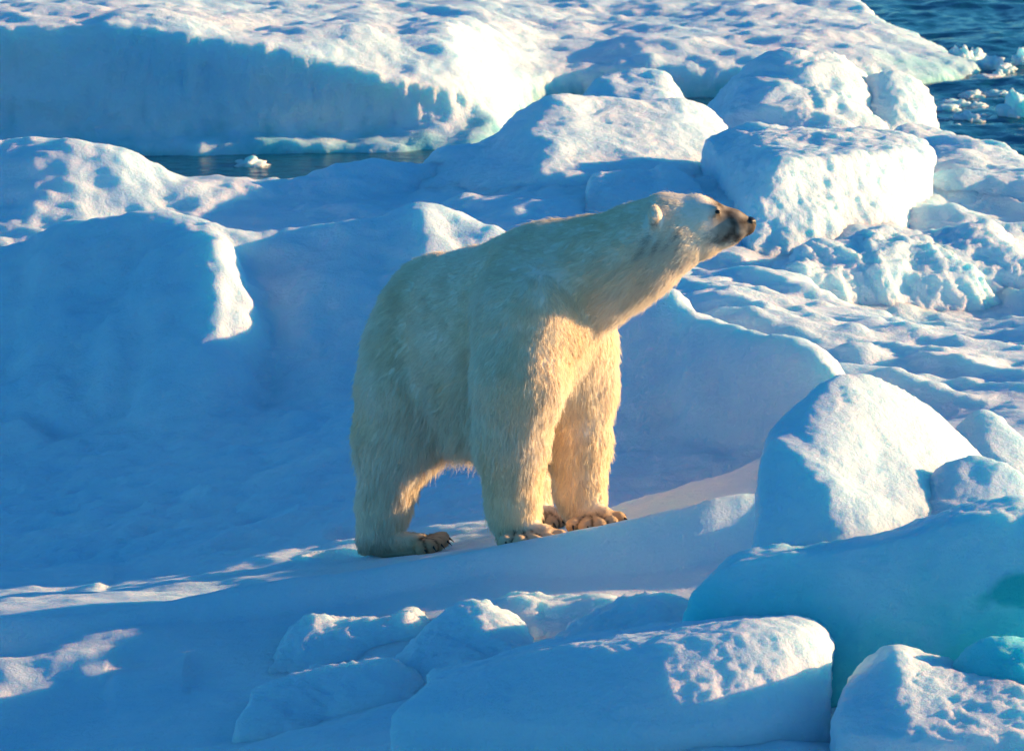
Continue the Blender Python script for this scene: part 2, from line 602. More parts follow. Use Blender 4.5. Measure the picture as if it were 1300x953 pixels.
# ------------------------------------------------------------------ far floe
ff = [
    # water line
    [(-700, 197, 46.5), (-300, 197, 46.5), (0, 198, 46.4), (110, 200, 46.4), (200, 203, 46.35), (300, 200, 46.4), (400, 195, 46.5), (480, 193, 46.5), (540, 191, 46.6), (600, 184, 46.7), (640, 166, 47.1), (655, 160, 48.2), (720, 152, 48.8), (850, 146, 48.9), (1000, 140, 49.0), (1110, 136, 49.3), (1170, 132, 49.5), (1215, 120, 49.9), (1246, 106, 50.4)],
    # top of the ice foot
    [(-700, 180, 46.5), (-300, 180, 46.5), (0, 180, 46.45), (110, 182, 46.45), (200, 186, 46.4), (300, 183, 46.5), (400, 182, 46.55), (480, 178, 46.6), (540, 176, 46.7), (600, 170, 46.8), (638, 155, 47.2), (655, 145, 48.3), (720, 140, 48.9), (850, 134, 49.0), (1000, 130, 49.1), (1110, 128, 49.4), (1175, 124, 49.6), (1222, 112, 50.0), (1246, 100, 50.5)],
    [(-700, 170, 46.6), (-300, 170, 46.6), (0, 172, 46.55), (110, 172, 46.55), (200, 174, 46.55), (300, 172, 46.65), (400, 172, 46.8), (480, 168, 46.9), (540, 160, 46.95), (600, 150, 47.05), (636, 140, 47.3), (655, 138, 48.45), (720, 132, 49.05), (850, 126, 49.1), (1000, 122, 49.2), (1110, 120, 49.5), (1175, 116, 49.7), (1224, 104, 50.1), (1246, 94, 50.55)],
    # brink
    [(-700, 28, 46.7), (-300, 28, 46.7), (0, 30, 46.7), (110, 26, 46.7), (200, 34, 46.7), (300, 48, 46.75), (400, 72, 46.8), (480, 92, 46.85), (540, 104, 46.95), (600, 112, 47.15), (628, 126, 47.45), (655, 100, 48.6), (720, 90, 49.1), (850, 84, 49.2), (1000, 84, 49.3), (1110, 90, 49.6), (1180, 96, 49.8), (1226, 90, 50.2), (1244, 84, 50.6)],
    # top shoulder
    [(-700, 10, 47.6), (-300, 10, 47.6), (0, 12, 47.6), (110, 12, 47.6), (200, 16, 47.6), (300, 26, 47.6), (400, 44, 47.5), (450, 38, 47.6), (500, 48, 47.7), (560, 46, 47.8), (592, 62, 48.1), (650, 66, 49.2), (720, 66, 49.6), (850, 60, 49.7), (1000, 60, 49.9), (1110, 66, 50.1), (1180, 76, 50.2), (1222, 78, 50.4), (1240, 78, 50.7)],
    # far edge
    [(-700, -45, 57), (-300, -45, 57), (0, -45, 57), (110, -45, 57), (200, -45, 57), (300, -44, 56.8), (400, -42, 56.5), (480, -40, 56), (540, -38, 55.8), (600, -36, 55.5), (690, -34, 55.2), (780, -30, 55), (880, -26, 54.6), (980, -18, 54.0), (1050, -10, 53.4), (1090, 2, 52.8), (1130, 26, 52.0), (1190, 56, 51.2), (1236, 74, 50.8)],
]
ice_block("ice_floe", "large flat topped ice floe across the dark lead, its left front wall in blue shade", ff, th=0.3, drop=0.35,
          vox=0.035, smooth=5, mat=M_FLOE, amps=(0.05, 0.022, 0.008), melt=0.05, cat="ice floe", sink=0.35, index=True, scales=(1.8, 5.5, 16), seed=2)

# ------------------------------------------------------------------ rafted blocks
ice_block("ice_block", "big rounded block with a sunlit sloping top, right of the bear's forepaws", [
    [(955, 735, 27.55), (1040, 740, 27.3), (1180, 740, 27.35), (1300, 730, 27.6)],
    [(966, 610, 27.75), (985, 562, 27.85), (1036, 612, 27.55), (1100, 630, 27.6), (1180, 625, 27.85), (1295, 668, 28.1)],
    [(966, 590, 27.95), (976, 546, 28.1), (1000, 520, 28.2), (1050, 483, 28.35), (1090, 474, 28.45), (1150, 494, 28.55), (1200, 528, 28.65), (1255, 585, 28.75), (1298, 648, 28.7)],
], th=0.35, drop=0.3, smooth=9, amps=(0.018, 0.007, 0.003), seed=1)

slab = ice_block("ice_slab", "long tilted blue slab rising to the right below the big rounded block, turquoise at its base", [
    [(850, 880, 26.97), (1000, 890, 26.82), (1150, 890, 26.82), (1400, 890, 26.87)],
    [(874, 758, 27.07), (930, 717, 27.07), (1000, 706, 27.07), (1100, 690, 27.07), (1200, 668, 27.12), (1280, 655, 27.17), (1400, 670, 27.17)],
    [(880, 748, 27.22), (930, 706, 27.27), (990, 695, 27.32), (1080, 680, 27.37), (1170, 660, 27.47), (1230, 641, 27.47), (1262, 631, 27.47), (1310, 636, 27.47), (1400, 650, 27.47)],
], th=0.4, drop=0.25, smooth=4, mat=M_SLAB, cat="ice slab", amps=(0.022, 0.010, 0.004), seed=3)

# a window of clear turquoise ice in the slab's flank
q_ = get_co(slab.data) + np.array(slab.location)
dd_ = (q_ - P(1312, 742, 27.15)) / np.array((0.24, 0.6, 0.075))
dd_[:, 2] -= 0.45 * dd_[:, 0] + 0.2
cw = np.clip((1.05 - np.linalg.norm(dd_, axis=1) + 0.3 * fbm(q_ * 8, 3)) / 0.28, 0, 1)
slab.data.attributes.new("clear", 'FLOAT', 'POINT').data.foreach_set("value", cw)
ice_block("ice_slab", "low pale slab with a blunt sunlit right end at the front edge of the picture", [
    [(500, 905, 26.30), (640, 915, 26.1), (800, 925, 25.95), (950, 920, 26.05), (1052, 900, 26.35)],
    [(536, 874, 26.40), (640, 850, 26.34), (720, 834, 26.28), (800, 822, 26.24), (900, 809, 26.3), (1010, 804, 26.42), (1056, 828, 26.5)],
    [(545, 863, 26.52), (640, 837, 26.48), (720, 820, 26.44), (800, 808, 26.4), (900, 795, 26.46), (1020, 790, 26.58), (1060, 822, 26.6)],
], th=0.5, drop=0.08, smooth=3, cat="ice slab", amps=(0.016, 0.010, 0.005), seed=4)

ice_block("ice_hummock", "smooth shaded hummock with one peak between the pale front slab and the tilted blue slab", [
    [(670, 870, 28.1), (800, 880, 28.0), (930, 870, 28.1)],
    [(690, 815, 28.5), (750, 780, 28.6), (800, 755, 28.65), (835, 746, 28.65), (880, 759, 28.6), (914, 800, 28.5)],
], th=0.35, drop=0.15, smooth=4, cat="ice hummock", amps=(0.032, 0.016, 0.006), seed=5)
ice_block("ice_hummock", "rounded hummock with a bright right shoulder at bottom centre under the bear", [
    [(480, 880, 28.1), (590, 890, 28.0), (700, 880, 28.1)],
    [(500, 840, 28.5), (540, 800, 28.6), (570, 778, 28.65), (615, 763, 28.7), (655, 775, 28.7), (672, 802, 28.6), (682, 835, 28.5)],
], th=0.35, drop=0.12, smooth=4, cat="ice hummock", amps=(0.032, 0.016, 0.006), seed=6)
ice_block("ice_hummock", "low hummock with a thin sunlit top edge just behind the bottom centre hummocks", [
    [(570, 820, 28.9), (690, 820, 28.85), (820, 810, 28.9)],
    [(585, 775, 29.05), (650, 759, 29.1), (710, 765, 29.1), (775, 763, 29.1), (806, 778, 29.05)],
], th=0.25, drop=0.06, smooth=4, cat="ice hummock", amps=(0.032, 0.016, 0.006), seed=7)
ice_block("ice_hummock", "low lumpy hummock with two bright bumps on top, below the bear's hind paw", [
    [(340, 850, 28.8), (450, 855, 28.75), (580, 850, 28.8)],
    [(355, 815, 29.0), (372, 788, 29.1), (405, 780, 29.12), (445, 783, 29.12), (490, 783, 29.12), (520, 773, 29.12), (545, 792, 29.1), (565, 818, 29.0)],
], th=0.3, drop=0.08, smooth=4, cat="ice hummock", amps=(0.032, 0.016, 0.006), seed=8)
ice_block("ice_hummock", "sunlit hummock top rising from the bottom edge, left of the pale front slab", [
    [(300, 930, 27.80), (430, 940, 27.70), (580, 930, 27.80)],
    [(320, 875, 28.10), (380, 847, 28.20), (430, 839, 28.22), (487, 837, 28.20), (515, 850, 28.20), (555, 880, 28.10)],
], th=0.35, drop=0.1, smooth=4, cat="ice hummock", amps=(0.032, 0.016, 0.006), seed=9)
ice_block("ice_hummock", "tiny shaded knob between the peaked hummock and the tilted blue slab", [
    [(900, 830, 27.80), (925, 835, 27.80), (955, 830, 27.80)],
    [(905, 800, 27.92), (916, 780, 27.96), (930, 774, 27.98), (943, 782, 27.96), (952, 805, 27.92)],
], th=0.12, drop=0.05, smooth=7, cat="ice hummock", amps=(0.01, 0.005, 0.003), seed=10)
ice_block("ice_chunk", "sunlit jagged chunk at the bottom edge right of the pale front slab", [
    [(1060, 930, 25.90), (1180, 940, 25.80), (1330, 930, 25.90)],
    [(1075, 868, 26.20), (1110, 846, 26.25), (1140, 829, 26.30), (1168, 838, 26.30), (1220, 851, 26.30), (1310, 868, 26.20)],
], th=0.35, drop=0.05, smooth=6, amps=(0.025, 0.012, 0.005), cat="ice chunk", seed=11)
ice_block("ice_chunk", "blue shaded chunk in the bottom right corner behind the jagged one", [
    [(1180, 900, 26.15), (1260, 905, 26.10), (1360, 900, 26.15)],
    [(1190, 860, 26.40), (1230, 827, 26.45), (1270, 814, 26.47), (1315, 815, 26.47), (1370, 850, 26.40)],
], th=0.3, drop=0.1, smooth=7, cat="ice chunk", mat=M_SLAB, seed=12)
ice_block("ice_block", "pointed sunlit block at the right edge behind the big rounded block", [
    [(1180, 640, 30.40), (1260, 645, 30.35), (1380, 650, 30.40)],
    [(1195, 575, 30.80), (1222, 536, 30.95), (1252, 520, 31.00), (1290, 550, 30.90), (1330, 585, 30.80), (1380, 620, 30.70)],
], th=0.5, drop=0.3, smooth=6, amps=(0.02, 0.008, 0.003), seed=13)
ice_block("ice_block", "smooth shaded block in front of the pointed one at the right edge", [
    [(1160, 690, 27.55), (1240, 695, 27.55), (1360, 700, 27.55)],
    [(1172, 632, 27.90), (1195, 595, 28.00), (1240, 578, 28.05), (1290, 600, 28.00), (1325, 640, 27.95), (1360, 660, 27.85)],
], th=0.3, drop=0.2, smooth=9, amps=(0.02, 0.006, 0.003), seed=14)

ice_block("ice_block", "broad rounded block with a white sunlit right cheek, behind the bear's neck", [
    [(530, 262, 38.2), (620, 275, 37.6), (740, 280, 37.4), (830, 255, 37.9), (935, 205, 39.0)],
    [(545, 225, 38.7), (620, 205, 38.6), (690, 175, 38.6), (770, 180, 38.75), (850, 165, 39.1), (925, 175, 39.4)],
    [(535, 206, 39.0), (565, 190, 39.1), (605, 185, 39.1), (630, 174, 39.1), (652, 150, 39.15), (690, 123, 39.2), (715, 118, 39.25), (750, 124, 39.4), (800, 126, 39.5), (850, 126, 39.6), (892, 137, 39.7), (918, 156, 39.8)],
], th=0.6, drop=0.25, smooth=8, vox=0.02, amps=(0.03, 0.010, 0.004), seed=15)
ice_block("ice_ledge", "small ledge with a thin bright rim just above the bear's head", [
    [(740, 265, 37.2), (820, 270, 37.15), (900, 262, 37.2)],
    [(752, 224, 37.65), (782, 216, 37.75), (825, 218, 37.8), (846, 209, 37.8), (882, 230, 37.7)],
], th=0.35, drop=0.06, smooth=5, vox=0.014, amps=(0.02, 0.012, 0.004), cat="ice ledge", seed=16)
ice_block("ice_block", "small low white block in front of the far floe's recessed wall", [
    [(735, 165, 42.3), (810, 168, 42.2), (885, 165, 42.3)],
    [(745, 118, 42.9), (768, 97, 43.0), (800, 89, 43.1), (842, 92, 43.1), (870, 122, 43.0)],
], th=0.5, drop=0.15, smooth=7, vox=0.022, amps=(0.035, 0.015, 0.004), seed=17)
ice_block("ice_block", "tall white two lobed block standing up behind the flat topped table block", [
    [(880, 185, 40.3), (960, 190, 40.2), (1060, 190, 40.2), (1130, 185, 40.4)],
    [(900, 150, 40.8), (950, 125, 40.7), (1010, 120, 40.75), (1070, 120, 40.9), (1110, 140, 41.1)],
    [(900, 138, 41.0), (925, 108, 41.1), (948, 83, 41.15), (978, 71, 41.2), (1010, 67, 41.25), (1062, 69, 41.4), (1088, 86, 41.5), (1106, 112, 41.5), (1116, 150, 41.5)],
], th=0.6, drop=0.25, smooth=7, vox=0.02, amps=(0.05, 0.018, 0.005), seed=18)
ice_block("ice_block", "narrow upright white block right of the two lobed block, by the open water", [
    [(1095, 185, 40.9), (1140, 190, 40.85), (1200, 185, 41.0)],
    [(1096, 125, 41.3), (1112, 95, 41.35), (1150, 94, 41.4), (1172, 108, 41.5), (1184, 155, 41.5)],
], th=0.5, drop=0.2, smooth=6, vox=0.018, amps=(0.04, 0.018, 0.005), seed=19)
ice_block("ice_block", "flat topped table block with a fluted sunlit front wall, right of the bear's nose", [
    [(952, 330, 36.55), (1010, 330, 36.68), (1090, 322, 36.95), (1150, 306, 37.33), (1168, 290, 37.77)],
    [(956, 262, 36.81), (985, 210, 36.98), (1040, 200, 37.20), (1100, 194, 37.48), (1150, 190, 37.83), (1180, 200, 38.30)],
    [(895, 172, 38.50), (940, 160, 38.60), (1000, 160, 38.71), (1080, 163, 38.88), (1150, 173, 38.93), (1180, 190, 38.70)],
], th=0.3, drop=0.25, smooth=8, vox=0.016, amps=(0.03, 0.014, 0.005), melt=0.026, seed=20)
ice_block("ice_block", "sloping ice sheet with a cracked front wall at the right edge beside open water", [
    [(1150, 310, 38.0), (1220, 312, 37.9), (1340, 318, 37.8), (1450, 318, 37.8)],
    [(1150, 260, 38.3), (1190, 238, 38.25), (1240, 232, 38.25), (1340, 236, 38.2), (1450, 240, 38.2)],
    [(1140, 158, 40.4), (1185, 160, 40.4), (1230, 170, 40.2), (1270, 184, 40.0), (1300, 201, 39.8), (1370, 230, 39.5)],
], th=0.2, drop=0.4, smooth=6, vox=0.02, amps=(0.04, 0.014, 0.004), melt=0.03, seed=21)
ice_block("ice_ridge", "bright lumpy ridge below the flat topped table block at the right edge", [
    [(1005, 370, 35.71), (1100, 415, 35.82), (1220, 435, 35.98), (1400, 435, 36.30)],
    [(1003, 348, 35.81), (1070, 340, 35.90), (1140, 345, 36.02), (1220, 350, 36.18), (1285, 345, 36.42), (1400, 365, 36.50)],
    [(1000, 335, 35.90), (1042, 311, 36.19), (1085, 300, 36.33), (1130, 290, 36.48), (1200, 294, 36.58), (1258, 284, 36.76), (1284, 316, 36.72), (1340, 335, 36.65), (1400, 345, 36.65)],
], th=0.6, drop=0.15, smooth=5, vox=0.018, amps=(0.06, 0.026, 0.008), melt=0.03, cat="ice ridge", seed=22)


# ------------------------------------------------------------------ brash ice
def brash(px, py, sx, sz, seed, label, group="brash ice pieces floating by the far floe"):
    bm = bmesh.new()
    bmesh.ops.create_icosphere(bm, subdivisions=4, radius=1)
    me = bpy.data.meshes.new("brash_ice")
    bm.to_mesh(me)
    bm.free()
    co = get_co(me)
    n = co / np.linalg.norm(co, axis=1)[:, None]
    co = n * (1 + 0.55 * fbm(n * 1.6 + seed * 3.1, 3) + 0.2 * billow(n * 4 + seed, 2))[:, None]
    co[:, 2] = np.where(co[:, 2] > 0, co[:, 2] * sz, co[:, 2] * sz * 0.6)
    co[:, 0] *= sx
    co[:, 1] *= sx * 0.8
    set_co(me, co)
    me.polygons.foreach_set("use_smooth", np.ones(len(me.polygons), bool))
    me.materials.append(M_BRASH)
    o = bpy.data.objects.new("brash_ice", me)
    COL.objects.link(o)
    ang = math.atan(-((CY - py) / FPX)) + PITCH
    Yd = (CAM_H - WATER_Z) / math.tan(ang)
    pt = P(px, py, Yd)
    o.location = (pt[0], pt[1], WATER_Z - 0.01)
    o.rotation_euler = (0, 0, seed * 1.3)
    tag(o, label, "floating ice", group)


brash(318, 209, 0.12, 0.04, 1, "flat floating ice piece alone in the dark lead on the left", None)
brash(1292, 148, 0.11, 0.14, 2, "larger upright floating ice lump at the right edge of the open water", None)
bl = "small piece of brash ice floating beside the far floe's right end"
for k, (px, py, sx, sz) in enumerate([
    (1222, 84, .10, .13), (1240, 80, .08, .10), (1258, 88, .09, .08), (1276, 92, .08, .06), (1296, 86, .08, .12), (1252, 100, .12, .03), (1280, 104, .10, .03),
    (1262, 120, .09, .03), (1236, 121, .10, .035), (1214, 133, .12, .04), (1240, 135, .08, .03), (1230, 152, .11, .05), (1200, 139, .09, .04), (1278, 138, .035, .04),
    (1200, 152, .07, .02), (1250, 148, .05, .02), (1276, 122, .03, .03), (1215, 160, .05, .02), (1268, 98, .05, .05)]):
    brash(px, py, sx, sz, 5 + k, bl)

# ------------------------------------------------------------------ polar bear
PXM = FPX / 30.587          # pixels per metre at the bear
TH = math.radians(60)
HEAD = np.array((math.cos(TH), -math.sin(TH), 0.0))
LAT = np.array((math.sin(TH), math.cos(TH), 0.0))


def U(v):
    v = np.array(v, float)
    return v / np.linalg.norm(v)


DOWN = np.array((0, 0, -1.0))
f_torso = U(-HEAD * 1.0 + DOWN * 0.55)
f_rump = U(-HEAD * 0.5 + DOWN * 1.0)
f_leg = U(DOWN * 1.0 + np.array((-0.15, 0.1, 0)))
f_belly = U(DOWN * 1.0 - HEAD * 0.5)
f_neck = U(np.array((-1.0, 0.0, -0.45)))
f_throat = U(np.array((-0.45, 0.0, -1.0)))
f_head = U(np.array((-1.0, 0.0, -0.12)))
f_paw = U(np.array((0.5, -0.4, -0.6)))

# (a, b, ra, rb, lateral squash, flow, hair length, blend)
S = []


def cap(a, b, ra, rb, flow, hl, k=0.06, sq=1.0, axis=None):
    S.append((P(*a), P(*b), ra / PXM, rb / PXM, sq, LAT if axis is None else np.array(axis, float), flow, hl, k))


# trunk
cap((552, 416, 30.95), (558, 470, 30.92), 83, 82, f_rump, .045, .08, 1.2)
cap((566, 412, 30.88), (612, 425, 30.55), 91, 106, f_torso, .040, .08, 1.32)
cap((612, 425, 30.55), (668, 408, 30.28), 106, 106, f_torso, .040, .08, 1.32)
cap((575, 480, 30.78), (645, 484, 30.42), 86, 82, f_belly, .095, .08, 1.25)
cap((650, 362, 30.32), (705, 356, 30.26), 56, 62, f_torso, .040, .08, 1.15)
cap((690, 462, 30.36), (715, 438, 30.36), 66, 66, f_throat, .055, .07, 1.1)
cap((486, 430, 31.15), (478, 480, 31.2), 15, 11, f_leg, .05, .04)
# neck
cap((700, 346, 30.24), (760, 336, 30.19), 64, 58, f_neck, .042, .08)
cap((760, 336, 30.19), (815, 314, 30.16), 58, 54, f_neck, .040, .06)
cap((815, 314, 30.16), (848, 296, 30.14), 54, 47, f_neck, .032, .05)
cap((722, 388, 30.22), (800, 345, 30.17), 48, 36, f_throat, .060, .06)
# head
cap((850, 291, 30.14), (884, 283, 30.14), 45, 34, f_head, .022, .04)
cap((868, 300, 30.14), (892, 300, 30.14), 38, 26, f_head, .024, .04)
cap((886, 282, 30.14), (930, 286, 30.14), 33, 20.5, f_head, .010, .03)
cap((930, 286, 30.14), (949, 287, 30.14), 20, 11.5, f_head, .005, .02)
cap((884, 308, 30.14), (930, 303, 30.14), 17, 8.5, f_throat, .014, .02)
cap((898, 268, 30.07), (908, 266, 30.06), 9, 7, f_head, .010, .02)
cap((898, 268, 30.21), (908, 266, 30.22), 9, 7, f_head, .010, .02)
# ears
cap((838, 290, 30.02), (832, 274, 29.985), 10, 13.5, f_head * 0.3 + np.array((0, 0, .8)), .014, .015, 1.7, (1, 0, 0))
cap((838, 290, 30.26), (832, 272, 30.295), 10, 13.5, f_head * 0.3 + np.array((0, 0, .8)), .014, .015, 1.7, (1, 0, 0))
# shoulder blade and haunch
cap((656, 336, 30.17), (668, 400, 30.02), 32, 46, f_torso, .040, .05)
cap((536, 400, 30.84), (516, 490, 30.76), 52, 58, f_rump, .046, .06)
# near (right) foreleg
cap((662, 392, 30.06), (658, 480, 29.98), 60, 55, f_torso * 0.4 + f_leg * 0.6, .042, .09)
cap((658, 480, 29.98), (649, 555, 30.0), 55, 45, f_leg, .050, .07)
cap((649, 555, 30.0), (652, 640, 30.02), 44, 32, f_leg, .048, .05)
cap((652, 640, 30.02), (656, 676, 30.0), 32, 24, f_leg, .03, .04)
cap((650, 678, 30.02), (690, 680, 29.94), 19, 16, f_paw, .024, .03)
# far (left) foreleg
cap((722, 410, 30.42), (734, 490, 30.37), 56, 48, f_leg, .045, .08)
cap((734, 490, 30.37), (734, 560, 30.33), 46, 38, f_leg, .048, .05)
cap((734, 560, 30.33), (736, 620, 30.30), 38, 30, f_leg, .046, .05)
cap((736, 620, 30.30), (746, 655, 30.26), 32, 24, f_leg, .03, .04)
cap((744, 658, 30.26), (766, 658, 30.20), 19, 16, f_paw, .024, .03)
# near (right) hind leg
cap((530, 450, 30.88), (505, 555, 30.82), 70, 56, f_rump, .050, .09)
cap((505, 555, 30.82), (487, 640, 30.86), 51, 32, f_leg, .055, .06)
cap((487, 640, 30.86), (478, 686, 30.88), 32, 24, f_leg, .045, .04)
cap((474, 690, 30.88), (535, 690, 30.76), 19, 14, f_paw, .026, .03)
# far (left) hind leg
cap((612, 470, 31.2), (646, 560, 31.12), 62, 46, f_leg, .05, .07)
cap((646, 560, 31.12), (672, 620, 31.05), 42, 28, f_leg, .045, .05)
cap((672, 620, 31.05), (682, 652, 31.0), 26, 18, f_leg, .03, .04)
cap((680, 655, 31.0), (698, 656, 30.9), 17, 14, f_paw, .024, .03)
# toes
TOES = [
    (641, 688, 29.86), (661, 690, 29.83), (682, 689, 29.83), (700, 686, 29.86), (712, 681, 29.93),
    (727, 667, 30.12), (744, 669, 30.09), (761, 667, 30.09), (776, 663, 30.12), (786, 658, 30.19),
    (546, 694, 30.66), (555, 691, 30.69), (561, 687, 30.75), (562, 683, 30.82), (536, 697, 30.66),
    (688, 665, 30.82), (700, 665, 30.80), (710, 661, 30.83),
]
toe_base = [(656, 676, 30.0)] * 5 + [(748, 656, 30.24)] * 5 + [(530, 687, 30.78)] * 5 + [(692, 654, 30.95)] * 3
for tcoord, bb in zip(TOES, toe_base):
    mid = tuple(np.array(tcoord) * 0.55 + np.array(bb) * 0.45)
    cap(mid, tcoord, 8.0, 10.0, f_paw, .012, .005)

vx = 0.0125
allp = np.array([s[0] for s in S] + [s[1] for s in S])
lo = allp.min(0) - 0.45
hi = allp.max(0) + 0.45
dims = np.ceil((hi - lo) / vx).astype(int)
D = np.full(dims, 9.0)
gax = [lo[k] + vx * np.arange(dims[k]) for k in range(3)]


def cap_dist(q, s):
    a, b_, ra, rb, sq, ax, *_ = s
    if sq != 1.0:
        q = q + (q @ ax)[..., None] * ax * (sq - 1)
        a = a + (a @ ax) * ax * (sq - 1)
        b_ = b_ + (b_ @ ax) * ax * (sq - 1)
    ab = b_ - a
    h_ = np.clip(((q - a) @ ab) / max(ab @ ab, 1e-9), 0, 1)
    d_ = np.linalg.norm(q - a - h_[..., None] * ab, axis=-1) - (ra + (rb - ra) * h_)
    return d_ / (1 + (sq - 1) * 0.5)


for s in S:
    m = max(s[2], s[3]) + s[8] + 0.12
    l0 = np.minimum(s[0], s[1]) - m
    h0 = np.maximum(s[0], s[1]) + m
    i0 = np.clip(((l0 - lo) / vx).astype(int), 0, dims)
    i1 = np.clip(((h0 - lo) / vx).astype(int) + 1, 0, dims)
    sl = tuple(slice(i0[k], i1[k]) for k in range(3))
    G = np.stack(np.meshgrid(*[gax[k][sl[k]] for k in range(3)], indexing='ij'), -1)
    d_ = cap_dist(G, s)
    cur = D[sl]
    k = s[8]
    hh = np.maximum(k - np.abs(cur - d_), 0) / k
    D[sl] = np.minimum(cur, d_) - hh * hh * k * 0.25


def surface_nets(D, lo, vx):
    ins = D < 0
    c = np.zeros(tuple(np.array(D.shape) - 1), int)
    offs = [(i, j, k) for i in (0, 1) for j in (0, 1) for k in (0, 1)]
    sh = c.shape

    def sub(A, o):
        return A[o[0]:o[0] + sh[0], o[1]:o[1] + sh[1], o[2]:o[2] + sh[2]]
    for o in offs:
        c += sub(ins, o)
    act = (c > 0) & (c < 8)
    idx = np.full(sh, -1)
    n = act.sum()
    idx[act] = np.arange(n)
    vals = {o: sub(D, o)[act] for o in offs}
    acc = np.zeros((n, 3))
    cnt = np.zeros(n)
    for a in offs:
        for k in range(3):
            if a[k] == 0:
                b_ = list(a)
                b_[k] = 1
                b_ = tuple(b_)
                va, vb = vals[a], vals[b_]
                cr = (va < 0) != (vb < 0)
                tt = np.where(cr, va / np.where(cr, va - vb, 1), 0)
                pt = np.tile(np.array(a, float), (n, 1))
                pt[:, k] += tt
                acc += pt * cr[:, None]
                cnt += cr
    v = acc / cnt[:, None] + np.argwhere(act)
    verts = lo + vx * v
    faces = []
    for k in range(3):
        a1, a2 = [(1, 2), (2, 0), (0, 1)][k]
        s1 = [slice(1, -1)] * 3
        s1[k] = slice(0, -1)
        s2 = list(s1)
        s2[k] = slice(1, None)
        A, B = ins[tuple(s1)], ins[tuple(s2)]
        cr = np.argwhere(A != B)
        flip = A[tuple(cr.T)]
        base = cr.copy()
        for j in range(3):
            if j != k:
                base[:, j] += 1
        def cell(d1, d2):
            q = base.copy()
            q[:, a1] += d1
            q[:, a2] += d2
            return idx[tuple(q.T)]
        quad = np.stack([cell(-1, -1), cell(0, -1), cell(0, 0), cell(-1, 0)], 1)
        quad[~flip] = quad[~flip][:, ::-1]
        faces.append(quad)
    return verts, np.concatenate(faces)


bv, bf = surface_nets(D, lo, vx)

# fur base skin
M_SKIN, t, b = new_mat("bear_hide")
at = t.nodes.new("ShaderNodeAttribute")
at.attribute_name = "coat"
t.links.new(at.outputs["Color"], b.inputs["Base Color"])
b.inputs["Roughness"].default_value = 0.9
b.inputs["Specular IOR Level"].default_value = 0.1
bear = mesh_obj("polar_bear", bv, bf, M_SKIN)
tag(bear, "cream furred polar bear standing on the snow strip with its head stretched to the right", "polar bear")
bme = bear.data
for it in range(2):      # light smoothing of the lattice
    bm = bmesh.new()
    bm.from_mesh(bme)
    bmesh.ops.smooth_vert(bm, verts=bm.verts, factor=0.5, use_axis_x=True, use_axis_y=True, use_axis_z=True)
    bm.to_mesh(bme)
    bm.free()
bv = get_co(bme)
bme.calc_loop_triangles()
tri = np.empty(len(bme.loop_triangles) * 3, np.int32)
bme.loop_triangles.foreach_get("vertices", tri)
tri = tri.reshape(-1, 3)
bvh = BVHTree.FromPolygons([tuple(v) for v in bv], [tuple(f) for f in tri])


def hit(px, py):
    d_ = Vector(P(px, py, 30.0)) - cam.location
    loc, n, i, dd = bvh.ray_cast(cam.location, d_.normalized())
    return loc, n


def proj(p):
    """project points to photo pixels (to lay colours of the coat out on the face)"""
    q = p - np.array((0, 0, CAM_H))
    dep = q[:, 1] * cp - q[:, 2] * sp
    up = q[:, 1] * sp + q[:, 2] * cp
    return CX + FPX * q[:, 0] / dep, CY - FPX * up / dep


# coat colour in the bear's own head coordinates
H0 = P(953, 284, 30.14)          # nose tip


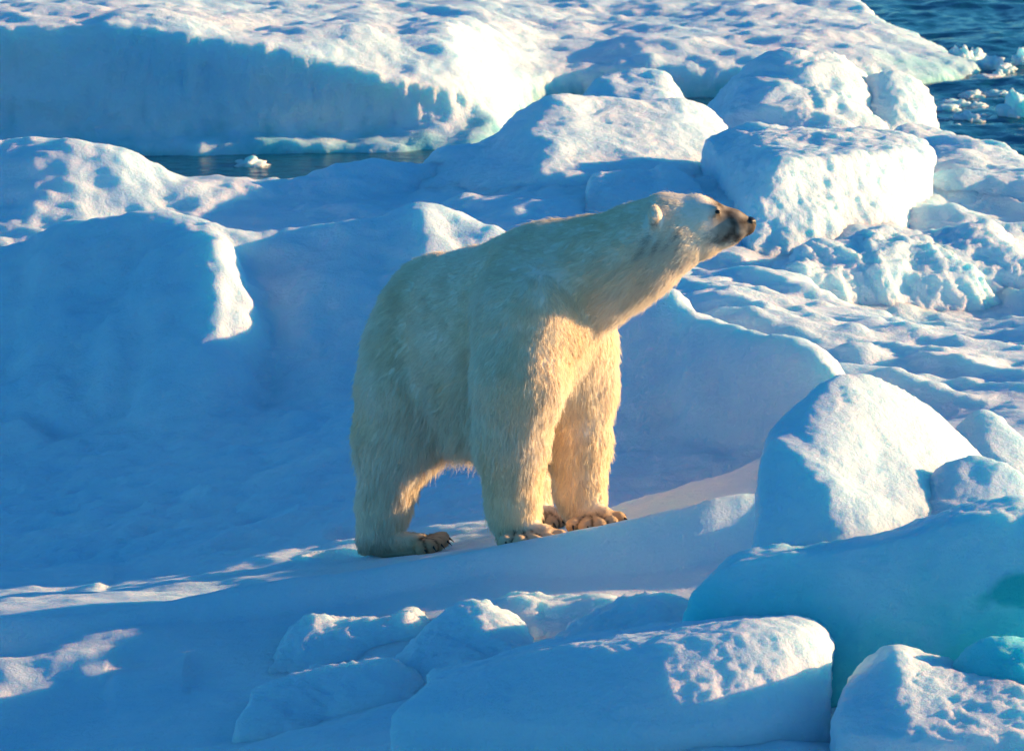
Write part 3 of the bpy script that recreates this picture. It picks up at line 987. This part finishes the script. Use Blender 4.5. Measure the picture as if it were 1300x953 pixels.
def coat_colour(p, jit=0.0):
    n = len(p)
    base = np.array((0.99, 0.90, 0.77))
    c = np.tile(base, (n, 1))
    y1 = 0.5 + 0.5 * fbm(p * 4.0 + 5, 3)
    y2 = np.clip(0.5 + 0.9 * fbm(p * 2.1 + 15, 3), 0, 1)
    c = c * (1 - 0.09 * y1[:, None] * np.array((0.5, 0.9, 1.7))) * (1 - 0.10 * y2[:, None] * np.array((0.4, 0.7, 1.8)))
    # yellower legs and throat
    q = p - H0
    along = -q[:, 0]            # distance back from the nose
    upz = q[:, 2]
    mz = np.clip((0.185 - along) / 0.05, 0, 1)
    blot = np.clip(0.62 + 1.1 * fbm(p * 22 + 3, 2), 0, 1)
    dark = np.array((0.085, 0.066, 0.050))
    wgt = mz * (0.66 + 0.34 * blot) * np.clip((upz + 0.086) / 0.03, 0, 1)
    tip = np.clip((0.04 - along) / 0.03, 0, 1)
    wgt = np.maximum(wgt, tip * 0.9)
    # lips and mouth line
    ml = np.exp(-(((upz + 0.066 - 0.12 * (along - 0.03)) / 0.011) ** 2)) * np.clip((0.085 - along) / 0.02, 0, 1) * np.clip((along - 0.0) / 0.01, 0, 1)
    wgt = np.maximum(wgt, ml * 0.97)
    # eye surround
    for sy in (-1, 1):
        e = H0 + np.array((-0.138, sy * 0.075, 0.048))
        wgt = np.maximum(wgt, 0.9 * np.exp(-((p - e) ** 2).sum(1) / 0.024 ** 2))
    # scar on the cheek and painted crease shade under the ear
    e = P(864, 291, 30.0)
    wgt = np.maximum(wgt, 0.6 * np.exp(-((q[:, 0] + 0.30 - 0.7 * (upz + 0.025)) / 0.006) ** 2 - ((upz + 0.025) / 0.02) ** 2))
    # painted shade for the ear hollow and the folds of neck fur below it
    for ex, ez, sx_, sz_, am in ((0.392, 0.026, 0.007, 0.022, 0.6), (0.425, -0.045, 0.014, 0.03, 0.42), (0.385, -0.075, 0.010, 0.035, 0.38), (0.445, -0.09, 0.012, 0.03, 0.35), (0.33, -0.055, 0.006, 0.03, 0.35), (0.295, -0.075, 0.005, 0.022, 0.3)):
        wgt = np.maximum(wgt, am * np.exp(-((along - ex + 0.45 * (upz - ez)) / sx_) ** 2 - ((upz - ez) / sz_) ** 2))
    c = c * (1 - wgt[:, None]) + dark * wgt[:, None]
    # soiled paws
    dt = np.full(n, 9.0)
    for s_ in S[-18:]:
        dt = np.minimum(dt, cap_dist(p, s_))
    wp = np.clip(1.15 - dt / 0.03, 0, 1)[:, None]
    c = c * (1 - wp * np.array((0.26, 0.34, 0.42)))
    dts = np.sort(np.stack([cap_dist(p, s_) for s_ in S[-18:]], 1), axis=1)
    toe_gap_shade = np.exp(-((dts[:, 1] - dts[:, 0]) / 0.007) ** 2) * np.clip(1.4 - dts[:, 1] / 0.014, 0, 1)  # shade between neighbouring toes, painted dark into the coat
    c = c * (1 - 0.85 * np.clip(toe_gap_shade, 0, 1)[:, None])
    return c


cc = coat_colour(bv)
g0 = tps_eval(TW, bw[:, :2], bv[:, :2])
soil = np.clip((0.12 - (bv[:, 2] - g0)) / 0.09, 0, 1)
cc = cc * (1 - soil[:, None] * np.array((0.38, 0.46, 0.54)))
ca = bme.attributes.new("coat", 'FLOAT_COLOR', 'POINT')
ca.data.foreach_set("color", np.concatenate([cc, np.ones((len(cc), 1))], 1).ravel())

# fur strands
NH = 300000
v0, v1, v2 = bv[tri[:, 0]], bv[tri[:, 1]], bv[tri[:, 2]]
fn = np.cross(v1 - v0, v2 - v0)
area = np.linalg.norm(fn, axis=1) / 2
cen = (v0 + v1 + v2) / 3
headw = np.clip((cen[:, 0] - P(810, 300, 30.1)[0]) / 0.1, 0, 1)
wa = area * (1 + 2.0 * headw)
wa = wa / wa.sum()
pick = RNG.choice(len(tri), NH, p=wa)
r1, r2 = np.sqrt(RNG.random(NH)), RNG.random(NH)
root = v0[pick] * (1 - r1)[:, None] + v1[pick] * (r1 * (1 - r2))[:, None] + v2[pick] * (r1 * r2)[:, None]
vn = get_no(bme)
nrm = vn[tri[pick, 0]] * (1 - r1)[:, None] + vn[tri[pick, 1]] * (r1 * (1 - r2))[:, None] + vn[tri[pick, 2]] * (r1 * r2)[:, None]
nrm /= np.linalg.norm(nrm, axis=1)[:, None] + 1e-9
flow = np.zeros((NH, 3))
hl = np.zeros(NH)
wt = np.zeros(NH) + 1e-9
for s in S:
    d_ = cap_dist(root, s)
    ww = np.exp(-np.clip(d_, -0.02, 1) / 0.022)
    flow += ww[:, None] * s[6]
    hl += ww * s[7]
    wt += ww
hl /= wt
flow /= wt[:, None]
tuft = np.stack([fbm(root * 9 + 3, 2), fbm(root * 9 + 31, 2), fbm(root * 9 + 57, 2)], 1)
flow = flow / (np.linalg.norm(flow, axis=1)[:, None] + 1e-9) + 0.16 * tuft
ft = flow - (flow * nrm).sum(1)[:, None] * nrm
ft /= np.linalg.norm(ft, axis=1)[:, None] + 1e-9
under = np.clip(-nrm[:, 2], 0, 1)
L_ = hl * (0.65 + 0.6 * RNG.random(NH)) * (1 + 0.35 * fbm(root * 14, 2)) * (1 + 0.75 * under)
long_ = RNG.random(NH) < 0.03
L_ = np.where(long_, L_ * 1.35, L_)
gz = tps_eval(TW, bw[:, :2], root[:, :2])
L_ = np.minimum(L_, np.maximum(0.012, (root[:, 2] - gz) * 0.8 + 0.006))
jit = RNG.normal(size=(NH, 3)) * 0.16
d0 = 0.42 * nrm + ft + jit
d0 /= np.linalg.norm(d0, axis=1)[:, None]
d1 = 0.16 * nrm + ft + jit * 1.2 + 0.25 * DOWN + 0.3 * tuft * 0.6
d1 /= np.linalg.norm(d1, axis=1)[:, None]
# clumps
NC = 22000
from mathutils.kdtree import KDTree
cidx = RNG.choice(NH, NC, replace=False)
kd = KDTree(NC)
for k_, i_ in enumerate(cidx):
    kd.insert(root[i_], k_)
kd.balance()
near_c = np.fromiter((kd.find(r_)[1] for r_ in root), int, NH)
ci = cidx[near_c]
NP = 5
pts = np.zeros((NH, NP, 3))
pos = root - nrm * 0.004
pts[:, 0] = pos
for k_ in range(1, NP):
    f_ = (k_ - 0.5) / (NP - 1)
    dd = d0 * (1 - f_) + d1 * f_
    pos = pos + dd * (L_ / (NP - 1))[:, None]
    pts[:, k_] = pos
cl = pts[ci]
strength = (0.22 + 0.5 * np.clip((hl - 0.042) / 0.012, 0, 1))[:, None]
cl_rel = cl - cl[:, :1]
for k_ in range(1, NP):
    f_ = (k_ / (NP - 1)) ** 1.3 * strength
    target = cl[:, 0] + cl_rel[:, k_] * (L_ / np.maximum(L_[ci], 1e-4))[:, None]
    pts[:, k_] = pts[:, k_] * (1 - f_) + target * f_
cu = bpy.data.hair_curves.new("fur")
cu.add_curves([NP] * NH)
cu.attributes["position"].data.foreach_set("vector", pts.ravel())
ra = cu.attributes.get("radius") or cu.attributes.new("radius", 'FLOAT', 'POINT')
prof = np.array((1.0, 0.95, 0.8, 0.55, 0.12))
rad = (0.0008 + 0.00045 * RNG.random(NH))
rad = np.where(hl < 0.02, rad * 0.75, rad)
ra.data.foreach_set("value", (rad[:, None] * prof).ravel())
hc = coat_colour(root)
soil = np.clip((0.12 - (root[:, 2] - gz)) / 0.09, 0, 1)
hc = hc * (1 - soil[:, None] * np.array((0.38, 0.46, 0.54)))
hc = hc * (0.88 + 0.2 * RNG.random(NH))[:, None]
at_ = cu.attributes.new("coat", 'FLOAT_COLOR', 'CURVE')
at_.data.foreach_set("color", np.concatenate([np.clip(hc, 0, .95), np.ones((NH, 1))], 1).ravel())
M_FUR = bpy.data.materials.new("bear_fur")
M_FUR.use_nodes = True
t = M_FUR.node_tree
t.nodes.clear()
out = t.nodes.new("ShaderNodeOutputMaterial")
at = t.nodes.new("ShaderNodeAttribute")
at.attribute_name = "coat"
df = t.nodes.new("ShaderNodeBsdfDiffuse")
tr = t.nodes.new("ShaderNodeBsdfTranslucent")
mx = t.nodes.new("ShaderNodeMixShader")
mx.inputs[0].default_value = 0.32
gl = t.nodes.new("ShaderNodeBsdfGlossy")
gl.inputs["Roughness"].default_value = 0.42
mx2 = t.nodes.new("ShaderNodeMixShader")
mx2.inputs[0].default_value = 0.05
for n_ in (df, tr):
    t.links.new(at.outputs["Color"], n_.inputs["Color"])
t.links.new(df.outputs[0], mx.inputs[1])
t.links.new(tr.outputs[0], mx.inputs[2])
t.links.new(mx.outputs[0], mx2.inputs[1])
t.links.new(gl.outputs[0], mx2.inputs[2])
t.links.new(mx2.outputs[0], out.inputs[0])
cu.materials.append(M_FUR)
fur = bpy.data.objects.new("fur", cu)
COL.objects.link(fur)
fur.parent = bear

# nose, eyes, claws
M_DARK, t, b = new_mat("nose_leather")
b.inputs["Base Color"].default_value = (0.012, 0.011, 0.011, 1)
b.inputs["Roughness"].default_value = 0.35
nz = t.nodes.new("ShaderNodeTexNoise")
nz.inputs["Scale"].default_value = 300
bp = t.nodes.new("ShaderNodeBump")
bp.inputs["Strength"].default_value = 0.4
bp.inputs["Distance"].default_value = 0.002
t.links.new(nz.outputs[0], bp.inputs["Height"])
t.links.new(bp.outputs[0], b.inputs["Normal"])
M_CLAW, t, b = new_mat("claw_horn")
b.inputs["Base Color"].default_value = (0.02, 0.016, 0.013, 1)
b.inputs["Roughness"].default_value = 0.3
M_EYE, t, b = new_mat("eye_ball")
b.inputs["Base Color"].default_value = (0.008, 0.006, 0.005, 1)
b.inputs["Roughness"].default_value = 0.08


def ellipsoid(name, c, r, mat, shape=None):
    bm = bmesh.new()
    bmesh.ops.create_icosphere(bm, subdivisions=3, radius=1)
    me = bpy.data.meshes.new(name)
    bm.to_mesh(me)
    bm.free()
    co = get_co(me)
    if shape:
        co = shape(co)
    set_co(me, co * np.array(r))
    me.polygons.foreach_set("use_smooth", np.ones(len(me.polygons), bool))
    me.materials.append(mat)
    o = bpy.data.objects.new(name, me)
    COL.objects.link(o)
    o.parent = bear
    o.location = c
    return o


def nose_shape(co):
    # broad top, pinched below, nostrils at the sides
    co = co.copy()
    co[:, 1] *= 0.72 + 0.28 * np.clip(co[:, 2] + 0.4, 0, 1)
    for sy in (-1, 1):
        d_ = np.exp(-(((co - np.array((0.75, sy * 0.55, -0.1))) ** 2).sum(1)) / 0.07)
        co[:, 0] -= 0.35 * d_
    return co


ellipsoid("nose", P(952, 282.5, 30.14), (0.027, 0.037, 0.025), M_DARK, nose_shape)
loc, n = hit(911, 269)
ellipsoid("eye", loc + n * 0.000, (0.011, 0.008, 0.009), M_EYE)
yy = 2 * 30.14 - loc[1]
ellipsoid("eye", (loc[0], yy, loc[2]), (0.011, 0.008, 0.009), M_EYE)


def claw(a, b_, r):
    a, b_ = np.array(a), np.array(b_)
    ax = b_ - a
    l_ = np.linalg.norm(ax)
    ax /= l_
    u_ = np.cross(ax, (0, 0, 1.0))
    u_ /= np.linalg.norm(u_)
    w_ = np.cross(u_, ax)
    vs_, fs_ = [], []
    for i in range(7):
        f_ = i / 6
        c_ = a + ax * l_ * f_ + w_ * (-0.35 * l_ * f_ * f_ + 0.1 * l_ * f_)
        rr = r * (1 - 0.88 * f_)
        for j in range(8):
            an = j * math.pi / 4
            vs_.append(c_ + rr * (math.cos(an) * u_ * 0.8 + math.sin(an) * w_))
    for i in range(6):
        for j in range(8):
            fs_.append((i * 8 + j, i * 8 + (j + 1) % 8, i * 8 + 8 + (j + 1) % 8, i * 8 + 8 + j))
    return mesh_obj("claw", vs_, fs_, M_CLAW, bear)


for tcoord, bb in zip(TOES, toe_base):
    a = P(*tcoord)
    dirv = a - P(*bb)
    dirv[2] = 0
    dirv = U(dirv) * 0.6 + np.array((0.35, -0.45, -0.25))
    dirv = U(dirv)
    st = a + dirv * 0.024 + np.array((0, 0, 0.010))
    ln = 0.05 if tcoord[0] > 600 else 0.032
    claw(st - dirv * 0.012, st + dirv * ln, 0.0085)
print("SCENE", len(bv), len(p3))
